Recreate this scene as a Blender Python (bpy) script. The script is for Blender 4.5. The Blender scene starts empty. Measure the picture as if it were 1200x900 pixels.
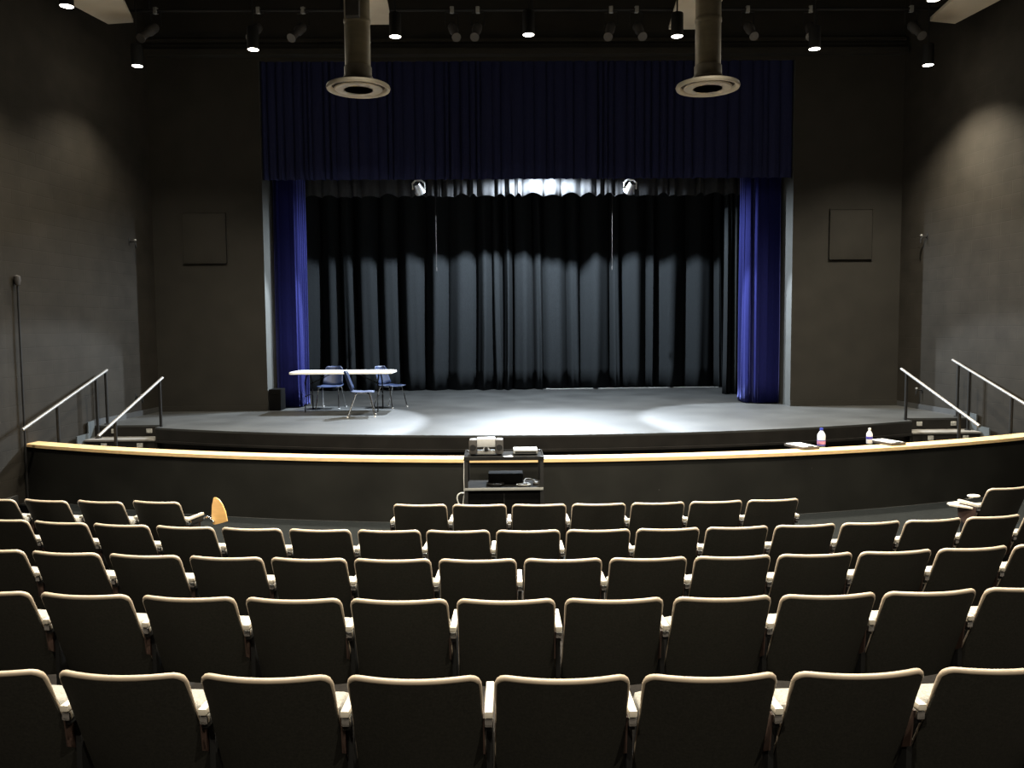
import bpy, bmesh, math, random
from mathutils import Vector, Matrix
S = bpy.context.scene
C = S.collection
PI = math.pi
random.seed(7)

# ------------------------------------------------------------------ camera
def make_camera():
    yaw, pitch, roll = .0133, .070, .0075
    fwd = Vector((math.sin(yaw)*math.cos(pitch), math.cos(yaw)*math.cos(pitch), -math.sin(pitch)))
    r = Vector((math.cos(yaw), -math.sin(yaw), 0))
    d = fwd.cross(r)
    r2 = r*math.cos(roll) + d*math.sin(roll)
    d2 = -r*math.sin(roll) + d*math.cos(roll)
    M = Matrix((r2, -d2, -fwd)).transposed().to_4x4()
    M.translation = (-.545, 0, 2.46)
    cam = bpy.data.cameras.new('camera')
    cam.sensor_width = 36; cam.lens = 970/1200*36
    cam.clip_start = .05; cam.clip_end = 100
    o = bpy.data.objects.new('camera', cam); C.objects.link(o)
    o.matrix_world = M
    S.camera = o
make_camera()
S.view_settings.view_transform = 'Standard'
S.view_settings.look = 'None'
S.view_settings.gamma = 1
S.view_settings.use_curve_mapping = False
S.view_settings.exposure = 0.0
w = bpy.data.worlds.new('world'); S.world = w; w.use_nodes = True
w.node_tree.nodes['Background'].inputs[0].default_value = (1, .93, .8, 1)
w.node_tree.nodes['Background'].inputs[1].default_value = .002

WARM = (1, .90, .72)
COOL = (.80, .90, 1)
HOUSE_W = 950         # each house downlight in view
BACK_W = 1600           # the downlights over the seats, above the frame
STAGE_FLOOD_W = 3900
STAGE_BEAM_W = 6400
STAGE_SIDE_W = 3200

def light(name, kind, loc, energy, color, target=None, **kw):
    l = bpy.data.lights.new(name, kind); l.energy = energy; l.color = color
    for k, v in kw.items(): setattr(l, k, v)
    o = bpy.data.objects.new(name, l); C.objects.link(o); o.location = loc
    if target is not None:
        o.rotation_euler = (Vector(target)-Vector(loc)).to_track_quat('-Z', 'Y').to_euler()
    return o

# the work lights hanging behind the blue valance
light('stage_flood_beam', 'SPOT', (.35, 17.08, 5.72), STAGE_FLOOD_W, COOL, (.35, 17.2, .9), spot_size=math.radians(168), spot_blend=.3, shadow_soft_size=.05)
light('stage_front_beam', 'SPOT', (.35, 17.02, 5.72), STAGE_BEAM_W, COOL, (.4, 12.6, .9), spot_size=math.radians(58), spot_blend=.9, shadow_soft_size=.05)
light('stage_left_beam', 'SPOT', (-2.17, 17.02, 5.15), STAGE_SIDE_W, COOL, (-4.5, 13.5, .9), spot_size=math.radians(57), spot_blend=.22, shadow_soft_size=.04)
light('stage_right_beam', 'SPOT', (2.13, 17.02, 5.15), STAGE_SIDE_W, COOL, (4.5, 13.5, .9), spot_size=math.radians(57), spot_blend=.22, shadow_soft_size=.04)

# house downlights: the nine in view and the rows of the same kind above the frame
LAMPS = [(-6.11, 13.15, 'far left, lowest of the row'), (-4.11, 12.41, ''), (-1.98, 11.89, ''), (-.12, 11.83, ''), (1.97, 11.91, ''),
         (4.12, 12.46, ''), (6.21, 13.24, ''), (-5.95, 10.76, ''), (4.92, 10.61, '')]
BACK_LAMPS = [(-4.6, 8.0), (-1.6, 7.6), (1.6, 7.6), (4.6, 8.0), (-3.3, 4.9), (0, 4.7), (3.3, 4.9)]

# ------------------------------------------------------------------ materials
def mat(name, col, rough=.6, metal=0, spec=.5, noise=None, bump=None, emit=None, alpha=None, trans=0, sheen=0, specks=None):
    m = bpy.data.materials.new(name); m.use_nodes = True
    nt = m.node_tree; b = nt.nodes['Principled BSDF']
    b.inputs['Base Color'].default_value = (*col, 1)
    b.inputs['Roughness'].default_value = rough
    b.inputs['Metallic'].default_value = metal
    b.inputs['Specular IOR Level'].default_value = spec
    b.inputs['Transmission Weight'].default_value = trans
    b.inputs['Sheen Weight'].default_value = sheen
    tc = nt.nodes.new('ShaderNodeTexCoord')
    if noise:
        scale, amount, stretch = noise
        mp = nt.nodes.new('ShaderNodeMapping'); mp.inputs['Scale'].default_value = stretch
        n = nt.nodes.new('ShaderNodeTexNoise'); n.inputs['Scale'].default_value = scale; n.inputs['Detail'].default_value = 6
        nt.links.new(tc.outputs['Object'], mp.inputs[0]); nt.links.new(mp.outputs[0], n.inputs['Vector'])
        cr = nt.nodes.new('ShaderNodeValToRGB')
        cr.color_ramp.elements[0].position = .3; cr.color_ramp.elements[1].position = .7
        cr.color_ramp.elements[0].color = (*[c*(1-amount) for c in col], 1)
        cr.color_ramp.elements[1].color = (*[min(1, c*(1+amount)) for c in col], 1)
        nt.links.new(n.outputs['Fac'], cr.inputs[0])
        out = cr.outputs[0]
        if specks:
            v = nt.nodes.new('ShaderNodeTexNoise'); v.inputs['Scale'].default_value = specks[0]; v.inputs['Detail'].default_value = 3
            nt.links.new(tc.outputs['Object'], v.inputs['Vector'])
            c2 = nt.nodes.new('ShaderNodeValToRGB')
            c2.color_ramp.elements[0].position = specks[1]; c2.color_ramp.elements[1].position = specks[1]+.03
            c2.color_ramp.elements[0].color = (0, 0, 0, 1); c2.color_ramp.elements[1].color = (1, 1, 1, 1)
            nt.links.new(v.outputs['Fac'], c2.inputs[0])
            mx = nt.nodes.new('ShaderNodeMix'); mx.data_type = 'RGBA'
            nt.links.new(c2.outputs[0], mx.inputs[0]); nt.links.new(out, mx.inputs[6])
            mx.inputs[7].default_value = (*specks[2], 1)
            out = mx.outputs[2]
        nt.links.new(out, b.inputs['Base Color'])
    if bump:
        n = nt.nodes.new('ShaderNodeTexNoise'); n.inputs['Scale'].default_value = bump[0]; n.inputs['Detail'].default_value = 5
        nt.links.new(tc.outputs['Object'], n.inputs['Vector'])
        bp = nt.nodes.new('ShaderNodeBump'); bp.inputs['Strength'].default_value = bump[1]; bp.inputs['Distance'].default_value = .01
        nt.links.new(n.outputs['Fac'], bp.inputs['Height']); nt.links.new(bp.outputs[0], b.inputs['Normal'])
    if emit:
        b.inputs['Emission Color'].default_value = (*emit[0], 1); b.inputs['Emission Strength'].default_value = emit[1]
    return m

def block_wall(name, col):
    """painted concrete block: faint mortar grooves"""
    m = mat(name, col, .85, spec=.12, noise=(3, .18, (1, 1, 1)))
    nt = m.node_tree; b = nt.nodes['Principled BSDF']
    tc = nt.nodes.new('ShaderNodeTexCoord'); sp = nt.nodes.new('ShaderNodeSeparateXYZ'); cb = nt.nodes.new('ShaderNodeCombineXYZ')
    ad = nt.nodes.new('ShaderNodeMath'); ad.operation = 'ADD'
    nt.links.new(tc.outputs['Object'], sp.inputs[0])
    nt.links.new(sp.outputs[0], ad.inputs[0]); nt.links.new(sp.outputs[1], ad.inputs[1])
    nt.links.new(ad.outputs[0], cb.inputs[0]); nt.links.new(sp.outputs[2], cb.inputs[1])
    br = nt.nodes.new('ShaderNodeTexBrick'); br.inputs['Scale'].default_value = 1
    br.inputs['Brick Width'].default_value = .4; br.inputs['Row Height'].default_value = .2; br.inputs['Mortar Size'].default_value = .006
    br.inputs['Mortar Smooth'].default_value = .4
    nt.links.new(cb.outputs[0], br.inputs['Vector'])
    bp = nt.nodes.new('ShaderNodeBump'); bp.invert = True; bp.inputs['Strength'].default_value = .35; bp.inputs['Distance'].default_value = .008
    nt.links.new(br.outputs['Fac'], bp.inputs['Height']); nt.links.new(bp.outputs[0], b.inputs['Normal'])
    return m

M = {
 'wall': block_wall('brown_black_block', (.019, .0168, .0135)),
 'prosc': mat('black_brown_painted_wall', (.0165, .0152, .0125), .8, spec=.2, noise=(2.5, .15, (1, 1, 1)), bump=(60, .1)),
 'reveal': mat('grey_reveal_paint', (.036, .038, .035), .9, noise=(4, .12, (1, 1, 1))),
 'ceiling': mat('black_ceiling', (.02, .019, .016), .9, spec=.1),
 'cloud': mat('beige_cloud', (.40, .35, .27), .8, noise=(2, .1, (1, 1, 1))),
 'black': mat('black_paint', (.002, .002, .002), .9, spec=.05, noise=(8, .3, (1, 1, 1))),
 'pony': mat('black_scuffed_panel', (.011, .011, .0095), .6, spec=.2, noise=(1.6, .3, (1, 1, 1)), specks=(9, .76, (.06, .06, .055))),
 'fascia': mat('black_stage_fascia', (.012, .011, .010), .5, spec=.2, noise=(3, .3, (1, 1, 1))),
 'stage': mat('worn_black_stage_floor', (.032, .0335, .033), .5, noise=(1.3, .35, (1, 1, 1)), bump=(25, .15), specks=(14, .74, (.09, .09, .09))),
 'carpet': mat('dark_blue_grey_carpet', (.011, .013, .0138), .95, spec=.1, noise=(30, .25, (1, 1, 1)), bump=(200, .3)),
 'darkcarpet': mat('black_brown_carpet', (.018, .015, .013), .98, noise=(30, .3, (1, 1, 1)), bump=(200, .3)),
 'base': mat('grey_rubber_base', (.03, .031, .031), .7, noise=(6, .1, (1, 1, 1))),
 'oak': mat('pale_oak', (.72, .50, .25), .38, noise=(3, .12, (1, 14, 14))),
 'tabletwood': mat('honey_oak_laminate', (.80, .47, .17), .4, noise=(4, .1, (1, 1, 8))),
 'tabletside': mat('brown_laminate', (.045, .026, .02), .5, noise=(4, .2, (1, 1, 8))),
 'armtop': mat('cream_armrest', (.62, .57, .48), .35, noise=(8, .05, (1, 1, 1))),
 'shell': mat('charcoal_seat_shell', (.0235, .0225, .0180), .8, spec=.3, noise=(90, .25, (1, 1, 1)), bump=(300, .15)),
 'rim': mat('beige_seat_edge', (.46, .38, .29), .42, noise=(10, .08, (1, 1, 1))),
 'cushion': mat('grey_tweed', (.30, .29, .265), .9, spec=.1, noise=(120, .25, (1, 1, 1)), bump=(200, .3)),
 'steel': mat('black_steel', (.010, .010, .010), .65, spec=.2),
 'chrome': mat('chrome', (.75, .75, .75), .18, metal=1, noise=(20, .05, (1, 1, 1))),
 'alurail': mat('brushed_steel_rail', (.20, .195, .185), .45, metal=.4, noise=(30, .1, (1, 1, 1))),
 'blue': mat('royal_blue_velour', (.005, .006, .045), .85, spec=.05, noise=(60, .15, (1, 1, .2))),
 'bluev': mat('navy_velour_valance', (.010, .012, .038), .85, spec=.08, noise=(60, .15, (1, 1, .2))),
 'blackcloth': mat('black_velour', (.012, .0140, .0155), .9, spec=.1, noise=(70, .2, (1, 1, .3))),
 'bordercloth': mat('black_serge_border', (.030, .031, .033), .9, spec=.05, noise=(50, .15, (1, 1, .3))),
 'whiteplast': mat('white_table_plastic', (.82, .82, .80), .45, noise=(20, .03, (1, 1, 1))),
 'chairblue': mat('blue_moulded_plastic', (.009, .020, .062), .5, noise=(20, .06, (1, 1, 1))),
 'duct': mat('beige_sheet_metal_duct', (.22, .19, .13), .5, metal=.2, noise=(3, .15, (1, 1, 4))),
 'diff': mat('cream_diffuser', (.46, .42, .34), .45, noise=(8, .08, (1, 1, 1))),
 'ductdark': mat('dark_rust_diffuser_throat', (.06, .035, .02), .7),
 'lampglow': mat('lamp_disc', (1, 1, 1), .5, emit=((1, .97, .9), 9)),
 'stageglow': mat('work_light_lens', (1, 1, 1), .5, emit=((.9, .95, 1), 5)),
 'lamphouse': mat('grey_aluminium_lamp', (.42, .43, .44), .35, metal=.5, noise=(20, .1, (1, 1, 1))),
 'white': mat('white_paint', (.8, .8, .78), .5, noise=(10, .03, (1, 1, 1))),
 'silver': mat('silver_plastic', (.42, .42, .42), .45, metal=.3, noise=(20, .05, (1, 1, 1))),
 'greyplast': mat('dark_grey_plastic', (.035, .032, .03), .7, noise=(20, .1, (1, 1, 1))),
 'ltgrey': mat('light_grey_plastic', (.20, .20, .19), .6, noise=(20, .08, (1, 1, 1))),
 'cable': mat('pale_grey_cable', (.55, .55, .53), .5),
 'bottle': mat('clear_milky_plastic', (.82, .86, .92), .25, trans=.25, noise=(10, .03, (1, 1, 1))),
 'bluecap': mat('blue_cap', (.03, .05, .35), .4),
 'purplelabel': mat('blue_label', (.05, .05, .38), .5, noise=(60, .5, (1, 1, 1))),
 'pinklabel': mat('pinkish_label', (.45, .2, .3), .5, noise=(60, .4, (1, 1, 1))),
 'board': mat('brown_grey_board', (.06, .05, .04), .6, noise=(8, .15, (1, 1, 1))),
 'paper': mat('white_paper', (.85, .85, .83), .6, noise=(30, .02, (1, 1, 1))),
 'tread': mat('grey_worn_tread', (.16, .155, .145), .5, noise=(6, .25, (1, 1, 1))),
 'marker': mat('pale_marker_plate', (.36, .36, .34), .5, noise=(40, .4, (1, 1, 1))),
 'shelf': mat('black_cart_shelf', (.012, .012, .012), .9, spec=.05, noise=(8, .3, (1, 1, 1))),
 'stringer': mat('blue_grey_stringer', (.045, .052, .053), .8, noise=(6, .1, (1, 1, 1))),
}

_b = M['blue'].node_tree.nodes['Principled BSDF']
_b.inputs['Sheen Weight'].default_value = .75; _b.inputs['Sheen Roughness'].default_value = .3; _b.inputs['Sheen Tint'].default_value = (.30, .34, 1, 1)
# ------------------------------------------------------------------ mesh helpers
class MB:
    def __init__(s): s.bm = bmesh.new()
    def box(s, a, b, bev=0, rot=None, piv=None):
        (x0, y0, z0), (x1, y1, z1) = a, b
        t = bmesh.new()
        bmesh.ops.create_cube(t, size=1)
        for v in t.verts:
            v.co = Vector(((x0+x1)/2+v.co.x*(x1-x0), (y0+y1)/2+v.co.y*(y1-y0), (z0+z1)/2+v.co.z*(z1-z0)))
        if bev: bmesh.ops.bevel(t, geom=t.edges[:], offset=bev, segments=2, affect='EDGES', profile=.6)
        if rot is not None:
            p = Vector(piv or (0, 0, 0)); 
            for v in t.verts: v.co = p + rot @ (v.co-p)
        s.add(t); return s
    def add(s, t):
        me = bpy.data.meshes.new('tmp'); t.to_mesh(me); s.bm.from_mesh(me); bpy.data.meshes.remove(me); t.free()
    def tube(s, pts, r, n=10, closed=False, caps=True):
        pts = [Vector(p) for p in pts]; N = len(pts); rings = []
        for i, p in enumerate(pts):
            if closed: t = (pts[(i+1) % N]-pts[i-1])
            elif i == 0: t = pts[1]-p
            elif i == N-1: t = p-pts[i-1]
            else: t = (pts[i+1]-p).normalized()+(p-pts[i-1]).normalized()
            t.normalize()
            up = Vector((0, 0, 1)) if abs(t.z) < .95 else Vector((0, 1, 0))
            a = t.cross(up).normalized(); b = t.cross(a)
            rr = r[i] if isinstance(r, (list, tuple)) else r
            rings.append([s.bm.verts.new(p+(a*math.cos(k*2*PI/n)+b*math.sin(k*2*PI/n))*rr) for k in range(n)])
        m = N if closed else N-1
        for i in range(m):
            A, B = rings[i], rings[(i+1) % N]
            for k in range(n): s.bm.faces.new((A[k], A[(k+1) % n], B[(k+1) % n], B[k]))
        if caps and not closed:
            s.bm.faces.new(rings[0]); s.bm.faces.new(rings[-1][::-1])
        return s
    def lathe(s, prof, c=(0, 0, 0), n=24, sx=1, sy=1):
        rings = []
        for r, z in prof:
            rings.append([s.bm.verts.new((c[0]+r*sx*math.cos(k*2*PI/n), c[1]+r*sy*math.sin(k*2*PI/n), c[2]+z)) for k in range(n)])
        for A, B in zip(rings, rings[1:]):
            for k in range(n): s.bm.faces.new((A[k], A[(k+1) % n], B[(k+1) % n], B[k]))
        if prof[0][0] > 1e-4: s.bm.faces.new(rings[0][::-1])
        if prof[-1][0] > 1e-4: s.bm.faces.new(rings[-1])
        return s
    def prism(s, pts, off):
        """extrude a closed polygon (3D points) by vector off"""
        off = Vector(off)
        a = [s.bm.verts.new(p) for p in pts]; b = [s.bm.verts.new(Vector(p)+off) for p in pts]
        s.bm.faces.new(a); s.bm.faces.new(b[::-1])
        n = len(a)
        for i in range(n): s.bm.faces.new((a[i], b[i], b[(i+1) % n], a[(i+1) % n]))
        return s
    def grid(s, P):
        """P[i][j] points"""
        V = [[s.bm.verts.new(p) for p in row] for row in P]
        for i in range(len(V)-1):
            for j in range(len(V[0])-1):
                s.bm.faces.new((V[i][j], V[i+1][j], V[i+1][j+1], V[i][j+1]))
        return s
    def build(s, name, m, parent=None, smooth=True, ang=40, **props):
        bmesh.ops.remove_doubles(s.bm, verts=s.bm.verts[:], dist=1e-5)
        bmesh.ops.recalc_face_normals(s.bm, faces=s.bm.faces[:])
        me = bpy.data.meshes.new(name); s.bm.to_mesh(me); s.bm.free()
        me.materials.append(m)
        if smooth:
            for p in me.polygons: p.use_smooth = True
            try: me.set_sharp_from_angle(angle=math.radians(ang))
            except Exception: pass
        o = bpy.data.objects.new(name, me); C.objects.link(o)
        if parent: o.parent = parent
        for k, v in props.items(): o[k] = v
        return o

def thing(name, label, cat, loc=(0, 0, 0), rz=0, group=None):
    o = bpy.data.objects.new(name, None); C.objects.link(o)
    o.location = loc; o.rotation_euler = (0, 0, rz); o['label'] = label; o['category'] = cat
    if group: o['group'] = group
    return o
def tag(o, label, cat, group=None):
    o['label'] = label; o['category'] = cat
    if group: o['group'] = group
    return o
def dup(root, loc, rz, label, skip=()):
    r = root.copy(); C.objects.link(r); r.location = loc; r.rotation_euler = (0, 0, rz); r['label'] = label
    for ch in list(root.children):
        if ch.name.split('.')[0] in skip: continue
        c = ch.copy(); C.objects.link(c); c.parent = r
        for g in ch.children:
            d = g.copy(); C.objects.link(d); d.parent = c
    return r
ST = dict(kind='structure')

CYC = 26.0          # centre of all the curved rows, wall and apron lies far upstage on the centre line
def arc(R, x0, x1, n, z):
    """points on the circle of radius R about (0, CYC), from x0 to x1, near side"""
    a0, a1 = math.asin(x0/R), math.asin(x1/R)
    return [Vector((R*math.sin(a0+(a1-a0)*i/n), CYC-R*math.cos(a0+(a1-a0)*i/n), z)) for i in range(n+1)]

# ================================================================== LARGE STRUCTURE
STAGE = .91
# terraced carpeted floor, swept about the same centre
TOPZ = {1: .83, 2: .88, 3: .98, 4: 1.09, 5: 1.18}
DIST = {1: 7.45, 2: 6.29, 3: 5.15, 4: 4.05, 5: 2.93}
FLZ = {k: v-.83 for k, v in TOPZ.items()}
prof = [(10.5, 0), (18.05, 0)]
for k in (2, 3, 4, 5):
    r = CYC-DIST[k]-.62
    prof += [(r, prof[-1][1]), (r, FLZ[k])]
r = 23.07+.55; z = FLZ[5]
for k in range(5):
    prof += [(r, z), (r, z+.11)]; r += 1.12; z += .11
prof += [(r+3, z)]
mb = MB(); P = []
for rr, zz in prof:
    a1 = .42
    P.append([(rr*math.sin(-a1+2*a1*i/48), CYC-rr*math.cos(-a1+2*a1*i/48), zz) for i in range(49)])
mb.grid(P); fo = mb.build('floor', M['carpet'], smooth=False, **ST)
fo.data.materials.append(M['darkcarpet'])
for p in fo.data.polygons:
    if (Vector((p.center.x, p.center.y-CYC))).length > 18.2: p.material_index = 1
so = fo.modifiers.new('thick', 'SOLIDIFY'); so.thickness = .05; so.offset = -1

# side walls run almost straight down the hall, slightly splayed near the stage
for sgn, side in ((-1, 'left'), (1, 'right')):
    mb = MB()
    mb.prism([(sgn*6.94, 15.5, 0), (sgn*7.08, 13.9, 0), (sgn*7.32, 11.45, 0), (sgn*7.62, 11.45, 0), (sgn*7.62, 15.5, 0)], (0, 0, 8.4))
    mb.build('wall_'+side, M['wall'], smooth=False, **ST)
    mb = MB(); mb.box((min(sgn*7.32, sgn*7.9), -6, -.2), (max(sgn*7.32, sgn*7.9), 11.45, 8.4))
    mb.build('wall_'+side+'_house', M['wall'], smooth=False, **ST)
    mb = MB(); mb.prism([(sgn*7.32, 9.0, 0), (sgn*7.32, 11.5, 0), (sgn*7.29, 11.5, 0), (sgn*7.29, 9.0, 0)], (0, 0, .16))
    mb.build('baseboard_'+side, M['base'], smooth=False, **ST)
    # skirting on the stage
    mb = MB(); mb.prism([(sgn*6.925, 15.5, STAGE), (sgn*7.065, 13.9, STAGE), (sgn*7.13, 13.35, STAGE), (sgn*7.15, 13.35, STAGE), (sgn*7.085, 13.9, STAGE), (sgn*6.945, 15.5, STAGE)], (0, 0, .09))
    mb.build('baseboard_'+side+'_stage', M['base'], smooth=False, **ST)
    # wall beside the opening, with its thickness (the grey reveal)
    mb = MB(); mb.box((min(sgn*4.91, sgn*7.6), 15.5, 0), (max(sgn*4.91, sgn*7.6), 16.3, 8.4))
    o = mb.build('wall_stage_'+side, M['prosc'], smooth=False, **ST)
    o.data.materials.append(M['reveal'])
    for p in o.data.polygons:
        if abs(p.normal.x) > .9 and abs(abs(p.center.x)-4.91) < .01: p.material_index = 1
    mb = MB(); mb.box((min(sgn*4.91, sgn*6.93), 15.47, STAGE), (max(sgn*4.91, sgn*6.93), 15.5, STAGE+.1))
    mb.build('trim_stage_'+side, M['prosc'], smooth=False, **ST)
mb = MB(); mb.box((-4.91, 15.5, 7.3), (4.91, 16.3, 8.4)); mb.build('wall_front', M['prosc'], smooth=False, **ST)
mb = MB(); mb.box((-6.9, 15.3, 7.36), (6.9, 15.5, 7.46)); mb.box((-6.9, 15.38, 7.6), (6.9, 15.5, 7.66)); mb.build('trim_1', M['prosc'], smooth=False, **ST)
mb = MB(); mb.box((-7.9, -6.2, 0), (7.9, -6, 8.4)); mb.build('wall_back', M['wall'], smooth=False, **ST)
mb = MB(); mb.box((-7.9, -6.2, 8.4), (7.9, 22.6, 8.5)); mb.build('ceiling', M['ceiling'], smooth=False, **ST)
mb = MB(); mb.box((-8.2, 16.3, .3), (-8.05, 22.5, 8.4)); mb.build('wall_backstage_left', M['black'], smooth=False, **ST)
mb = MB(); mb.box((8.05, 16.3, .3), (8.2, 22.5, 8.4)); mb.build('wall_backstage_right', M['black'], smooth=False, **ST)
mb = MB(); mb.box((-8.2, 22.5, .3), (8.2, 22.6, 8.4)); mb.build('wall_backstage', M['black'], smooth=False, **ST)

# stage platform: curved apron, straight wings behind the steps
R0 = 14.32
front = [Vector((-8.0, 13.35, STAGE)), Vector((-6.0, 13.35, STAGE))] + [p for p in arc(R0, -5.98, 5.98, 48, STAGE)] + [Vector((6.0, 13.35, STAGE)), Vector((8.0, 13.35, STAGE))]
front = [p for i, p in enumerate(front)]
def slab(front, z0, z1, back, dy=0):
    mb = MB()
    pts = [(p.x, p.y+dy, z1) for p in front] + [(front[-1].x, back, z1), (front[0].x, back, z1)]
    mb.prism(pts, (0, 0, z0-z1)); return mb
o = slab(front, STAGE-.03, STAGE, 22.4).build('stage_floor', M['stage'], smooth=False, **ST)
slab(front, STAGE-.20, STAGE-.03, 15, .0).build('trim_apron', M['fascia'], smooth=False, **ST)
slab(front, STAGE-.235, STAGE-.20, 15, -.025).build('trim_apron_ledge', M['fascia'], smooth=False, **ST)
slab(front, 0, STAGE-.235, 15, .07).build('wall_apron', M['fascia'], smooth=False, **ST)

# half wall in front of the seats, with the oak cap
RW = 16.0
inner = arc(RW-.16, -7.28, 7.28, 64, 0); outer = arc(RW, -7.28, 7.28, 64, 0)
MB().prism(outer+inner[::-1], (0, 0, .80)).build('wall_half_height', M['pony'], smooth=True, ang=20, **ST)
inner = arc(RW-.25, -7.29, 7.29, 64, .802); outer = arc(RW+.025, -7.29, 7.29, 64, .802)
mb = MB(); mb.prism(outer+inner[::-1], (0, 0, .042))
bmesh.ops.bevel(mb.bm, geom=[e for e in mb.bm.edges if abs((e.verts[0].co-e.verts[1].co).z) < .001], offset=.006, segments=2, affect='EDGES')
tag(mb.build('wooden_cap_rail', M['oak'], smooth=True, ang=30), 'long curved pale oak cap running along the top of the black half wall', 'rail')
inner = arc(RW+.0, -7.28, 7.28, 64, .001); outer = arc(RW+.015, -7.28, 7.28, 64, .001)
MB().prism(outer+inner[::-1], (0, 0, .05)).build('baseboard_front', M['base'], smooth=True, ang=20, **ST)

# ceiling clouds
def cloud(pts, label, tilt=.0):
    mb = MB(); mb.prism([(x, y, z) for x, y, z in pts], (0, 0, .05))
    return tag(mb.build('ceiling_cloud', M['cloud'], smooth=False), label, 'ceiling panel', 'beige acoustic panels hung under the ceiling')
cloud([(-7.0, 11.6, 7.2), (-5.75, 11.6, 7.2), (-6.2, 13.28, 7.2), (-6.62, 13.35, 7.2)], 'beige hanging ceiling panel nearest the left wall')
cloud([(-2.75, 11.6, 7.2), (-2.1, 11.6, 7.2), (-2.22, 13.4, 7.2), (-2.75, 13.4, 7.2)], 'beige hanging ceiling panel behind the left round duct')
cloud([(2.0, 11.6, 7.2), (2.75, 11.6, 7.2), (2.75, 13.65, 7.2), (2.2, 13.65, 7.2)], 'beige hanging ceiling panel behind the right round duct')
cloud([(6.05, 11.6, 7.2), (7.0, 11.6, 7.2), (6.72, 13.43, 7.2), (6.25, 13.32, 7.2)], 'beige hanging ceiling panel nearest the right wall')

# ================================================================== CURTAINS
def curtain_mesh(path, z0, z1, pitch, amp, seed, n=None, rows=14, flare=.25, hem=0, sharp=.6, sway=.02, jitter=.55):
    """path: list of (x,y) ; cloth hangs from z1 to z0 in deep irregular folds"""
    rnd = random.Random(seed)
    pts = [Vector((x, y)) for x, y in path]
    seg = [0]
    for a, b in zip(pts, pts[1:]): seg.append(seg[-1]+(b-a).length)
    L = seg[-1]
    # fold boundaries
    bounds = [0]
    while bounds[-1] < L: bounds.append(bounds[-1]+pitch*(1+jitter*rnd.uniform(-1, 1)))
    sc = L/bounds[-1]; bounds = [b*sc for b in bounds]
    amps = [amp*rnd.uniform(.6, 1.25) for _ in bounds]; hems = [rnd.uniform(0, hem) for _ in bounds]; kinks = [rnd.uniform(-1, 1) for _ in bounds]
    def at(s):
        for i in range(len(seg)-1):
            if s <= seg[i+1] or i == len(seg)-2:
                t = (s-seg[i])/(seg[i+1]-seg[i]); d = (pts[i+1]-pts[i]).normalized()
                return pts[i].lerp(pts[i+1], t), Vector((d.y, -d.x))
    per = 12
    S_ = []
    for i in range(len(bounds)-1):
        for k in range(per): S_.append((i, k/per))
    S_.append((len(bounds)-2, 1.0))
    P = []
    for (i, u) in S_:
        s = bounds[i]+(bounds[i+1]-bounds[i])*u
        f = math.sin(PI*u)**sharp                      # broad crest towards the house, tight valley
        f2 = .12*math.sin(2*PI*u*2+kinks[i]*3)
        col = []
        for r in range(rows+1):
            h = r/rows; z = z1+(z0-z1)*h
            k = (1-flare)+flare*h*1.4
            p, nrm = at(s)
            off = amps[i]*k*(f-.5+f2*h)+.006*math.sin(7*h+kinks[i]*4)
            zz = z if r < rows else z+hems[i]*math.sin(PI*u)
            drift = sway*math.sin(2.2*h+kinks[i]*2)*h
            d = Vector((-nrm.y, nrm.x))
            q = p+nrm*off+d*drift
            col.append((q.x, q.y, zz))
        P.append(col)
    return MB().grid(P)
def curtain(name, label, cat, mt, group=None, hemcol=None, **kw):
    o = curtain_mesh(**kw).build(name, mt, smooth=True, ang=75)
    m = o.modifiers.new('cloth_thickness', 'SOLIDIFY'); m.thickness = .006; m.offset = 0
    return tag(o, label, cat, group)

Z0 = STAGE
curtain('blue_valance', 'wide dark blue gathered valance hanging across the top of the stage opening', 'curtain', M['bluev'], path=[(-4.905, 15.56), (4.905, 15.56)], z0=5.17, z1=7.6, pitch=.16, amp=.07, seed=3, rows=8, sway=0, hem=.01)
curtain('blue_curtain', 'narrow royal blue curtain drawn to the left side of the stage opening', 'curtain', M['blue'], 'blue house curtains', path=[(-4.90, 16.20), (-4.84, 16.04), (-4.79, 16.00), (-4.47, 16.02), (-4.43, 16.09), (-4.40, 16.7)], z0=Z0+.02, z1=7.6, pitch=.15, amp=.022, seed=11, rows=16, sway=.01, flare=.5)
curtain('blue_curtain', 'narrow royal blue curtain drawn to the right side of the stage opening', 'curtain', M['blue'], 'blue house curtains', path=[(4.27, 16.75), (4.24, 16.25), (4.30, 16.10), (4.37, 16.16), (4.42, 16.02), (4.84, 16.00), (4.90, 16.15)], z0=Z0+.02, z1=7.6, pitch=.15, amp=.022, seed=15, rows=16, sway=.01, flare=.5)
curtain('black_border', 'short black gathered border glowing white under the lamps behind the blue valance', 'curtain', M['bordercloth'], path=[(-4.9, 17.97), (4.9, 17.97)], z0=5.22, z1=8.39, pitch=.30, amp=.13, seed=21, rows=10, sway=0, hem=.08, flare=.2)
curtain('black_leg_curtain', 'black side curtain standing just inside the right blue curtain', 'curtain', M['blackcloth'], 'black side curtains', path=[(4.40, 18.3), (5.9, 18.35)], z0=Z0+.01, z1=7.7, pitch=.2, amp=.14, seed=31, rows=12)
curtain('black_leg_curtain', 'black side curtain just inside the left blue curtain, behind the table', 'curtain', M['blackcloth'], 'black side curtains', path=[(-6.3, 18.35), (-4.95, 18.3)], z0=Z0+.01, z1=7.7, pitch=.2, amp=.14, seed=33, rows=12)
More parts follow.
